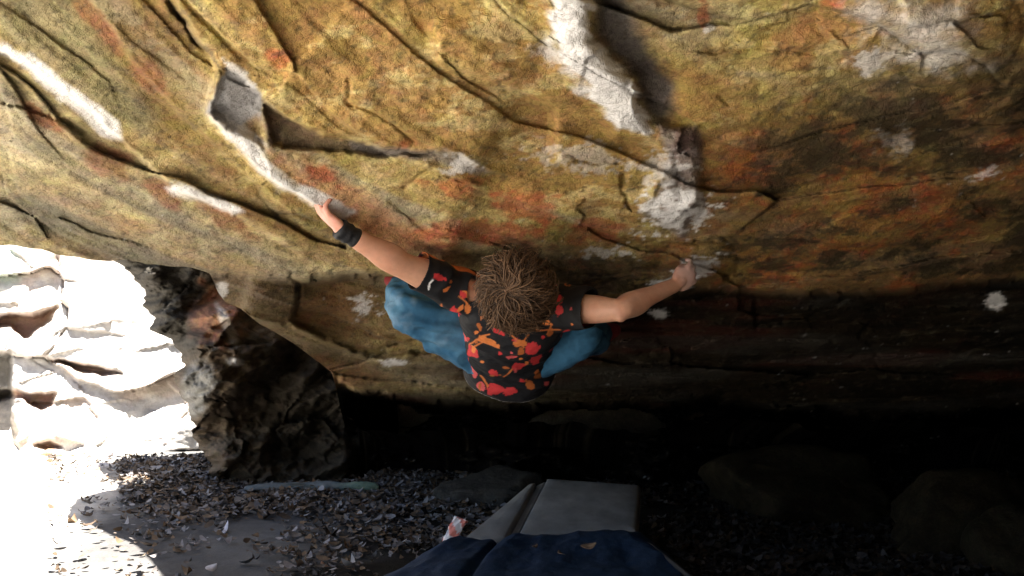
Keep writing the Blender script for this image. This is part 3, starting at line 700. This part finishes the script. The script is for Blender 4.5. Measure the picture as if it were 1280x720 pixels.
def limb(V, Fc, pts, rad, seg=20, k=8, cap=True):
    p, r = resample(pts, rad, k)
    if cap:   # rounded ends
        d0 = (p[0]-p[1]).normalized(); d1 = (p[-1]-p[-2]).normalized(); a0, a1 = r[0], r[-1]; hp = []; hr = []; tp = []; tr = []
        for s_ in (.97, .8, .5): hp.append(p[0]+d0*a0*s_); hr.append(a0*math.sqrt(1-s_*s_))
        for s_ in (.5, .8, .97): tp.append(p[-1]+d1*a1*s_); tr.append(a1*math.sqrt(1-s_*s_))
        p = hp+p+tp; r = hr+r+tr
    bm_tube(V, Fc, p, r, seg)
def ellipsoid(V, Fc, c, ax, rr, seg=24, rings=14):
    c = Vector(c); o = len(V)
    for i in range(rings+1):
        ph = math.pi*i/rings; z = math.cos(ph); s_ = max(math.sin(ph), .02)
        for j in range(seg):
            th = 2*math.pi*j/seg
            V.append((c+ax[0]*rr[0]*s_*math.cos(th)+ax[1]*rr[1]*s_*math.sin(th)+ax[2]*rr[2]*z)[:])
    for i in range(rings):
        for j in range(seg):
            j2 = (j+1) % seg; Fc.append((o+i*seg+j, o+(i+1)*seg+j, o+(i+1)*seg+j2, o+i*seg+j2))
    Fc.append(tuple(o+j for j in range(seg))); Fc.append(tuple(o+rings*seg+j for j in range(seg))[::-1])
def remesh(name, V, Fc, voxel, smooth=6, fac=.5):
    me = bpy.data.meshes.new(name+'_raw'); me.from_pydata(V, [], Fc); me.update()
    bm = bmesh.new(); bm.from_mesh(me); bmesh.ops.recalc_face_normals(bm, faces=bm.faces); bm.to_mesh(me); bm.free()
    o = bpy.data.objects.new('tmp', me); col.objects.link(o)
    m = o.modifiers.new('r', 'REMESH'); m.mode = 'VOXEL'; m.voxel_size = voxel
    m = o.modifiers.new('s', 'SMOOTH'); m.iterations = smooth; m.factor = fac
    dg = bpy.context.evaluated_depsgraph_get(); dg.update()
    out = bpy.data.meshes.new_from_object(o.evaluated_get(dg)); out.name = name
    bpy.data.objects.remove(o); bpy.data.meshes.remove(me); out.materials.clear()
    return out
def arr(me):
    a = np.zeros(len(me.vertices)*3, dtype=np.float32); me.vertices.foreach_get('co', a); a = a.reshape(-1, 3).astype(float)
    n_ = np.zeros(len(me.vertices)*3, dtype=np.float32); me.vertices.foreach_get('normal', n_) if hasattr(me.vertices[0], 'normal') else None
    return a, n_.reshape(-1, 3).astype(float)
def setco(me, a): me.vertices.foreach_set('co', a.astype(np.float32).ravel()); me.update()

SH_L, SH_R = P(577, 362, 3.56), P(706, 386, 3.58)
NECK = P(646, 374, 3.54); CHEST = P(641, 392, 3.66); WAIST = P(636, 428, 3.86); HIP = P(635, 452, 4.0)
EL_L, WR_L = P(506, 333, 3.44), P(433, 291, 3.33)
EL_R, WR_R = P(774, 387, 3.46), P(842, 357, 3.60)
HD = P(645, 361, 3.37)
HU = Vector((-.10, -.95, .12)).normalized(); HF = (Vector((.0, .1, 1))-HU*Vector((.0, .1, 1)).dot(HU)).normalized(); HX = HF.cross(HU).normalized()
HPL, HPR = P(612, 446, 3.98), P(662, 444, 3.98)
KN_L, AN_L, TO_L = P(513, 384, 3.84), P(505, 362, 4.20), P(486, 350, 4.34)
KN_R, AN_R, TO_R = P(728, 423, 3.76), P(746, 419, 4.12), P(770, 412, 4.26)
LAT = (SH_R-SH_L).normalized()
climber = thing('person', (float(HIP.x), float(HIP.y), 0), 'climber with brown locks, dark floral shirt and blue trousers hanging under the cave roof', 'person')
inv = Matrix.Translation(-climber.location)
def cl(name, me, mat, parent=None):
    me.transform(inv); return link(name, me, mat, parent or climber)
def torso_rings(V, Fc, spec, seg=36, back=None):
    """spec: (centre, half width, half depth)"""
    o = len(V); n = len(spec)
    for i, (c, a, b) in enumerate(spec):
        t = (spec[min(i+1, n-1)][0]-spec[max(i-1, 0)][0]).normalized()
        lx = (LAT-t*LAT.dot(t)).normalized(); bk = lx.cross(t).normalized()
        for j in range(seg):
            th = 2*math.pi*j/seg; cc, ss = math.cos(th), math.sin(th)
            ex = .85
            V.append((c+lx*a*math.copysign(abs(cc)**ex, cc)+bk*b*math.copysign(abs(ss)**ex, ss))[:])
    for i in range(n-1):
        for j in range(seg):
            j2 = (j+1) % seg; Fc.append((o+i*seg+j, o+i*seg+j2, o+(i+1)*seg+j2, o+(i+1)*seg+j))
    Fc.append(tuple(o+j for j in range(seg))[::-1]); Fc.append(tuple(o+(n-1)*seg+j for j in range(seg)))
SHM = (SH_L+SH_R)/2
# ---- body
V = []; Fc = []
torso_rings(V, Fc, [(NECK.lerp(SHM, .3), .08, .06), (SHM, .17, .085), (CHEST, .165, .105), (CHEST.lerp(WAIST, .6), .145, .10), (WAIST, .135, .095), (HIP, .16, .105), (HIP+(HIP-WAIST)*.5, .12, .09)])
limb(V, Fc, [NECK+(CHEST-NECK)*.3, NECK, HD.lerp(NECK, .45)], [.062, .055, .055])
for S_, E_, W_, sg in ((SH_L, EL_L, WR_L, -1), (SH_R, EL_R, WR_R, 1)):
    inn = S_.lerp(CHEST, .35)
    g = 1.17 if sg < 0 else 1.0
    limb(V, Fc, [inn, S_, S_.lerp(E_, .5), E_, E_.lerp(W_, .28), E_.lerp(W_, .7), W_], [.06, .058, .049*g, .038*g, .041*g, .030*g, .0255], 22)
for H_, K_, A_, T_ in ((HPL, KN_L, AN_L, TO_L), (HPR, KN_R, AN_R, TO_R)):
    limb(V, Fc, [H_.lerp(HIP, .5), H_.lerp(K_, .3), K_], [.085, .078, .055]); limb(V, Fc, [K_, K_.lerp(A_, .35), A_], [.05, .052, .034]); limb(V, Fc, [A_, A_.lerp(T_, .7)+((A_-K_)-(T_-A_)*((A_-K_).dot(T_-A_)/(T_-A_).length_squared)).normalized()*.02], [.030, .026])
for E_, W_, S_, sg in ((EL_L, WR_L, SH_L, -1), (EL_R, WR_R, SH_R, 1)):
    d_ = (W_-E_).normalized(); n2_ = d_.orthogonal().normalized(); n3_ = d_.cross(n2_)
    dn_ = Vector((0, -.4, -1)); dn_ = (dn_-d_*dn_.dot(d_)).normalized(); sd_ = d_.cross(dn_)
    ellipsoid(V, Fc, E_+d_*.065+dn_*.012, (sd_, dn_, d_), (.036, .034, .075)); ellipsoid(V, Fc, E_+d_*.06-dn_*.012+sd_*.012, (sd_, dn_, d_), (.034, .033, .065))
    u_ = (S_-E_).normalized(); ellipsoid(V, Fc, E_-d_*.012-u_*.006+dn_*.018, (sd_, dn_, d_), (.020, .022, .024))
# head with features
ellipsoid(V, Fc, HD, (HX, HF, HU), (.074, .092, .098))
ellipsoid(V, Fc, HD-HU*.065+HF*.035, (HX, HF, HU), (.055, .055, .06))
limb(V, Fc, [HD+HF*.088+HU*.0, HD+HF*.112-HU*.038], [.009, .013], 10)
ellipsoid(V, Fc, HD+HF*.088-HU*.072, (HX, HF, HU), (.024, .012, .008))
ellipsoid(V, Fc, HD+HF*.083-HU*.1, (HX, HF, HU), (.02, .018, .018))
for sg in (-1, 1):
    ellipsoid(V, Fc, HD+HX*.076*sg-HU*.015-HF*.008, (HX, HF, HU), (.010, .018, .030))
    ellipsoid(V, Fc, HD+HX*.03*sg+HF*.083+HU*.018, (HX, HF, HU), (.02, .009, .006))
# hands
FING = {}
def hand(W_, dirv, palmn, thumb_side, tips, curl, thumb=None):
    """palm from wrist along dirv; palmn = palm normal (towards the rock); fingers bend towards palmn"""
    d = dirv.normalized(); n_ = (palmn-d*palmn.dot(d)).normalized(); s_ = d.cross(n_).normalized()*thumb_side
    pc = W_+d*.05
    ellipsoid(V, Fc, pc, (s_, d, n_), (.041, .052, .017), 20, 12)
    limb(V, Fc, [W_-d*.01, W_+d*.03], [.0265, .024])
    L_ = [.070, .080, .074, .058]
    for i in range(4):
        off = (.030-.0195*i); kn = W_+d*(.090-.006*abs(i-1.2))+s_*off
        root = W_+d*.045+s_*off*.7
        a1, a2, a3 = curl[i]; L0 = L_[i]
        def dirr(a): return (d*math.cos(R(a))+n_*math.sin(R(a))+s_*(.10-.07*i)).normalized()
        q1 = kn+dirr(a1)*L0*.46; q2 = q1+dirr(a2)*L0*.30; q3 = q2+dirr(a3)*L0*.24
        limb(V, Fc, [root, kn, q1, q2, q3], [.0085, .0102, .0090, .0082, .0070], 10, 5)
    if thumb == 'close': thumb = [W_+d*.02+s_*.022, W_+d*.05+s_*.036+n_*.010, W_+d*.076+s_*.034+n_*.022, W_+d*.098+s_*.026+n_*.034]
    if thumb is None: thumb = [W_+d*.02+s_*.022, W_+d*.045+s_*.048+n_*.008, W_+d*.072+s_*.056+n_*.020, W_+d*.094+s_*.050+n_*.028]
    limb(V, Fc, thumb, [.013, .0122, .0105, .0085], 10, 5)
dl = (P(399, 262, 3.30)-WR_L).normalized()
UP_L = Vector((.35, .25, .9))
hand(WR_L, dl, UP_L, 1, None, [(15, 60, 85), (12, 62, 90), (14, 66, 95), (20, 70, 95)])
dr = (P(880, 333, 3.66)-WR_R).normalized()
hand(WR_R, dr, Vector((.2, .95, .35)), 1, None, [(28, 62, 80), (32, 68, 88), (36, 72, 92), (42, 78, 95)], 'close')
body = remesh('body', V, Fc, .0042, 3, .45)
a, _ = arr(body)
cs = np.zeros((len(a), 3)); cs[:] = (.50, .262, .172)
cs = mix(cs, (.62, .27, .22), np.clip(1-np.linalg.norm(a-np.array(WR_L+dl*.09), axis=1)/.10, 0, 1)**.6*.8)
cs = mix(cs, (.60, .40, .37), np.clip(1-np.linalg.norm(a-np.array(WR_R+dr*.09), axis=1)/.09, 0, 1)**.6*.9)
nn = fbm(a[:, 0]*25, a[:, 1]*25+a[:, 2]*20, 3, 170); cs = mix(cs, (.5, .22, .14), sstep(0, .4, nn)*.35)
# fingertips chalked
cs = mix(cs, (.75, .72, .72), np.clip(1-np.linalg.norm(a-np.array(WR_R+dr*.115+Vector((0, .01, .02))), axis=1)/.05, 0, 1)*.9)
set_col(body, cs); bodyo = cl('body', body, M_SKIN)
# ---- shirt
V = []; Fc = []
TD = (HIP-WAIST).normalized()
HEMC = HIP+TD*.035
torso_rings(V, Fc, [(NECK.lerp(SHM, .2), .085, .07), (SHM, .185, .105), (CHEST, .185, .128), (CHEST.lerp(WAIST, .6), .168, .128), (WAIST, .160, .125), (HIP, .170, .136), (HEMC+TD*.06, .168, .138)])
SLV = []
for S_, E_ in ((SH_L, EL_L), (SH_R, EL_R)):
    f = .80 if S_ is SH_L else .50
    dv = (E_-S_).normalized(); end = S_+(E_-S_)*f
    limb(V, Fc, [S_.lerp(CHEST, .45), S_, S_.lerp(E_, .3), end+dv*.05], [.078, .080, .072, .068 if S_ is SH_L else .064], 26)
    SLV.append((end, dv))
shirt = remesh('shirt', V, Fc, .0042, 8, .5)
bm = bmesh.new(); bm.from_mesh(shirt)
def cut(bm, co, no, near):
    vs_ = [v for v in bm.verts if (v.co-co).length < near]
    dele = [v for v in bm.verts if (v.co-co).length < near and (v.co-co).dot(no) > 0]
    bmesh.ops.delete(bm, geom=dele, context='VERTS')
cut(bm, SLV[0][0], SLV[0][1], .14); cut(bm, SLV[1][0], SLV[1][1], .14); cut(bm, HEMC, (TD+Vector((0, 0, 0))).normalized(), .30)
cut(bm, NECK.lerp(HD, .22), (HD-NECK).normalized(), .16)
for _ in range(4): bmesh.ops.smooth_vert(bm, verts=[v for v in bm.verts if v.is_boundary], factor=.5, use_axis_x=True, use_axis_y=True, use_axis_z=True)
bm.normal_update(); bm.to_mesh(shirt)
nrm = np.array([v.normal[:] for v in bm.verts]); bm.free()
a, _ = arr(shirt)
# folds: radiate from the armpits and run across the back
tx = (a-np.array(SHM))@np.array(LAT); ty = (a-np.array(SHM))@np.array((HIP-SHM).normalized())
wv = fbm(tx*5+ty*3, ty*9-tx*4, 4, 180)*.010+ridged(tx*3-ty*7, ty*3+tx*3, 2, 181)*.011+ridged(-tx*3-ty*7, ty*3-tx*3, 2, 183)*.009+fbm(tx*16, ty*16+a[:, 1]*8, 3, 182)*.003
a2 = a+nrm*wv[:, None]; setco(shirt, a2)
# print: petals, leaves and stems laid out over the cloth
spx = a[:, 0]/a[:, 1]*F+640; spy = 360-(a[:, 2]-CAMZ)/a[:, 1]*F
cs = np.zeros((len(a), 3)); cs[:] = (.007, .007, .009)
front = sstep(-.1, .25, -(nrm[:, 1]*.9+nrm[:, 2]*.3))
RED = (.46, .03, .033); PNK = (.52, .08, .08); ORG = (.55, .16, .04); DOR = (.33, .09, .02)
def petal(cx, cy, l, w_, ang, colr):
    global cs
    c_, s_ = math.cos(R(ang)), math.sin(R(ang))
    x = ((spx-cx)*c_+(spy-cy)*s_)/(l*.88); y = (-(spx-cx)*s_+(spy-cy)*c_)/(w_*.85)
    edge = 1-(x*x+(y*(1+.35*x))**2)+fbm(spx/3.+cx, spy/3., 3, 185)*.6
    cs = mix(cs, colr, sstep(0, .18, edge))
def stem(pts, colr=ORG, w_=.9):
    global cs
    d, _, t = polyline(spx, spy, pts); cs = mix(cs, colr, sstep(w_+.5, w_-.5, d)*.9)
for q in ((550, 347, 10, 5, 20, RED), (560, 362, 7, 3, -40, ORG), (585, 369, 9, 5, 10, ORG), (580, 370, 5, 6, 0, RED), (569, 393, 8, 12, 10, RED), (585, 386, 4, 7, 0, ORG), (563, 405, 4, 4, 30, ORG),
          (553, 385, 2, 6, -30, PNK), (578, 421, 10, 6, 35, PNK), (592, 440, 10, 6, 35, RED), (583, 447, 4, 8, -30, PNK), (624, 414, 9, 5, 30, RED), (605, 424, 8, 5, 20, ORG), (617, 429, 12, 4, 25, ORG), (600, 408, 3, 7, -10, DOR),
          (650, 427, 9, 5, 0, ORG), (651, 436, 4, 6, 10, DOR), (666, 432, 10, 6, -10, RED), (671, 448, 11, 6, -35, RED), (683, 402, 9, 5, 20, ORG), (688, 416, 4, 7, 20, DOR), (700, 388, 6, 8, 10, RED), (700, 375, 5, 7, 0, RED),
          (707, 417, 9, 5, -40, RED), (737, 378, 5, 7, 0, RED), (618, 465, 8, 5, 25, RED), (649, 457, 10, 5, -10, RED), (640, 444, 8, 2.5, -5, PNK), (592, 464, 4, 9, -30, PNK), (620, 485, 12, 6, 5, RED), (638, 487, 10, 5, 0, RED),
          (602, 481, 7, 4, 30, PNK), (662, 479, 6, 6, 0, DOR), (672, 468, 5, 6, 30, DOR), (596, 415, 2.5, 2, 0, ORG), (626, 440, 3, 2, 0, RED), (640, 437, 2, 1.5, 0, PNK), (715, 386, 1.6, 1.8, 0, PNK), (716, 404, 2, 2, 0, ORG),
          (604, 450, 3, 2, 0, ORG), (679, 422, 2.5, 2.5, 0, RED), (653, 475, 5, 2.5, 20, RED), (565, 352, 3, 3, 0, DOR), (607, 378, 4, 4, 0, RED), (594, 357, 5, 3, 20, RED), (690, 436, 6, 3, -30, RED), (633, 458, 5, 2, 10, DOR)):
    q = list(q); q[5] = tuple(np.array(q[5])); petal(*q)
rp = random.Random(3)
for _ in range(46):
    petal(rp.uniform(540, 735), rp.uniform(345, 488), rp.uniform(1.5, 6), rp.uniform(1.2, 3.2), rp.uniform(0, 180), rp.choice([RED, PNK, ORG, DOR, DOR]))
for s_ in ([(587, 430), (600, 421), (612, 418)], [(590, 432), (604, 427)], [(640, 418), (655, 432)], [(670, 412), (700, 413)], [(630, 470), (640, 460)], [(574, 372), (584, 380), (585, 388)], [(690, 405), (684, 418)], [(600, 470), (610, 482)], [(552, 380), (560, 392)], [(655, 425), (661, 417)]): stem(s_)
# rest of the cloth (chest side): the same print scattered in cloth coordinates
hid = 1-front
f1, b1 = facets(tx*11, ty*11, 190)
cc = np.where((vnoise(np.floor(tx*9), np.floor(ty*9), 191) > .5)[:, None], np.array(RED), np.array(ORG))
mk = sstep(.05, .25, fbm(tx*14, ty*14, 3, 192))*sstep(.2, .6, hid)
cs = cs*(1-mk[:, None])+cc*mk[:, None]
# white sleeve mark and pale hem
d, _, t = polyline(spx, spy, [(541, 350), (537, 355), (536, 363)]); cs = mix(cs, (.8, .8, .8), sstep(1.6, .8, d)*(tx < 0))
hd_ = (a-np.array(HEMC))@np.array(TD); cs = mix(cs, (.6, .55, .54), sstep(-.007, -.003, hd_)*(ty > .3))
set_col(shirt, cs); sh = cl('shirt', shirt, M_SHIRT); md = sh.modifiers.new('t', 'SOLIDIFY'); md.thickness = .003; md.offset = -1
# ---- trousers
V = []; Fc = []
torso_rings(V, Fc, [(HIP-TD*.06, .14, .095), (HIP, .16, .10), (HIP+TD*.06, .14, .09), (HIP+TD*.10, .09, .06)])
limb(V, Fc, [HPL.lerp(HIP, .4), HPL.lerp(KN_L, .4), KN_L], [.098, .100, .083], 26); limb(V, Fc, [KN_L, KN_L.lerp(AN_L, .4), AN_L], [.082, .076, .058], 26)
limb(V, Fc, [HPR.lerp(HIP, .4), HPR.lerp(KN_R, .45), KN_R], [.095, .088, .068], 26); limb(V, Fc, [KN_R, KN_R.lerp(AN_R, .4), AN_R], [.067, .064, .054], 26)
tr = remesh('trousers', V, Fc, .005, 8, .5)
bm = bmesh.new(); bm.from_mesh(tr); bm.normal_update(); nrm = np.array([v.normal[:] for v in bm.verts]); bm.free()
a, _ = arr(tr)
fo = ridged(a[:, 0]*5+a[:, 2]*3, a[:, 1]*3+a[:, 2]*9, 2, 200)*.012+ridged(a[:, 0]*4-a[:, 2]*13, a[:, 1]*5-a[:, 0]*6, 3, 201)*.012
# compression folds behind the knees
kd = np.linalg.norm(a-np.array(KN_L), axis=1); fo += np.sin(a[:, 0]*45+a[:, 2]*120+fbm(a[:, 0]*6, a[:, 2]*6, 2, 203)*4)*.007*np.exp(-((kd-.13)/.11)**2)
setco(tr, a+nrm*fo[:, None])
cs = np.zeros((len(a), 3)); cs[:] = (.024, .095, .18)
cs = mix(cs, (.09, .21, .31), sstep(.0, .35, fbm(a[:, 0]*9, a[:, 2]*9, 4, 202))*.4*(a[:, 0] < 0))
cs = mix(cs, (.2, .3, .4), sstep(.2, .6, fbm(a[:, 0]*16, a[:, 2]*16+3, 4, 204))*.35*(a[:, 0] < -.05))
set_col(tr, cs); cl('trousers', tr, M_JEAN)
# ---- shoes
for A_, T_, K_ in ((AN_L, TO_L, KN_L), (AN_R, TO_R, KN_R)):
    V = []; Fc = []; d = (T_-A_).normalized(); dn = (A_-K_).normalized(); dn = (dn-d*dn.dot(d)).normalized()
    limb(V, Fc, [A_-d*.02, A_+dn*.02, A_.lerp(T_, .5)+dn*.02, T_+dn*.01], [.046, .048, .044, .03], 20)
    me = remesh('climbing_shoe', V, Fc, .005, 4); s_ = cl('climbing_shoe', me, M_SHOE)
    V = []; Fc = []; limb(V, Fc, [A_-d*.02+dn*.035, A_.lerp(T_, .5)+dn*.045, T_+dn*.022], [.030, .031, .022], 14)
    me = remesh('sole', V, Fc, .005, 2); so_ = link('sole', me, M_SOLE); me.transform(inv); so_.parent = s_
# ---- wrist band on the left arm
V = []; Fc = []; ad = (WR_L-EL_L).normalized(); wb = WR_L-ad*.004
ps = [wb-ad*.036+ad*.0072*i for i in range(11)]
bm_tube(V, Fc, ps, [.0315+.0016*math.sin(i*1.7)+.0016*(i > 4) for i in range(11)], 28)
me = bpy.data.meshes.new('wrist_band'); me.from_pydata(V, [], Fc); me.update(); cl('wrist_band', me, M_TAPE)
# ---- hair: a cap and separate matted locks
V = []; Fc = []
ellipsoid(V, Fc, HD+HU*.004-HF*.012, (HX, HF, HU), (.082, .088, .088))
hcap = remesh('hair', V, Fc, .006, 2)
V = [tuple(v.co) for v in hcap.vertices]; Fc = [tuple(p.vertices) for p in hcap.polygons]
keep = []
for p in Fc:
    c = sum((Vector(V[i]) for i in p), Vector())/len(p)-HD
    if c.dot(HU) > -.03 and not (c.dot(HF) > .055 and c.dot(HU) < .05): keep.append(p)
Fc = keep; colr = [(.03, .017, .01)]*len(V)
crown = (HU*.95+HX*-.16+HF*-.10).normalized()
e1 = crown.orthogonal().normalized(); e2 = crown.cross(e1)
rl = random.Random(5)
for i in range(1900):
    th0 = math.acos(1-rl.random()*1.22) if i > 260 else rl.uniform(.0, .4); az = rl.random()*2*math.pi
    ra = Vector(e1)*math.cos(az)+Vector(e2)*math.sin(az)
    az2 = az+rl.gauss(0, .5)+.45; ln = rl.uniform(.075, .13); lift = rl.uniform(.002, .038); wob = rl.uniform(0, 6.28); wa = rl.uniform(.003, .013)
    pts = []; rad = []; r0 = rl.uniform(.0012, .0032)
    nstep = 9
    if (crown*math.cos(th0)+ra*math.sin(th0)).dot(HF) > .72: continue
    for j in range(nstep+1):
        t = j/nstep; th = th0+t*ln/.115*(.9); a_ = az+(az2-az)*t
        ra_ = e1*math.cos(a_)+e2*math.sin(a_)
        rr = .092+.012*min(th/.4, 1)*0+lift*(t**.8)*1.3
        th = min(th, 1.95+.1*math.sin(i))
        p = HD-HF*.010+(crown*math.cos(th)+ra_*math.sin(th))*rr+e1*wa*math.sin(wob+t*7)+e2*wa*math.cos(wob*1.7+t*6)+Vector((0, 0, .03))*t*max(ra.z, 0)
        p.z -= .010*t*t
        pts.append(p); rad.append(r0*(1-.55*t**2)*(1+.12*math.sin(j*2.1+i)))
    v, f = tube_np(pts, rad, 6); o = len(V); V += [x[:] for x in v]; Fc += [tuple(k_+o for k_ in q) for q in f]
    Fc.append(tuple(o+nstep*6+k_ for k_ in range(6)))
    b_ = rl.uniform(.35, 1.35)
    for j in range(nstep+1):
        m_ = (j/nstep); cc_ = [(.075+.04*m_)*b_, (.040+.022*m_)*b_, (.020+.011*m_)*b_]; colr += [tuple(cc_)]*6
me = bpy.data.meshes.new('hair'); me.from_pydata(V, [], Fc); me.update(); set_col(me, np.array(colr)); cl('hair', me, M_HAIR)
for sg in (-1, 1):
    V = []; Fc = []; ellipsoid(V, Fc, HD+HX*.03*sg+HF*.079+HU*.002, (HX, HF, HU), (.013, .012, .010), 14, 10)
    me = bpy.data.meshes.new('eye'); me.from_pydata(V, [], Fc); me.update(); cl('eye', me, M_EYE)
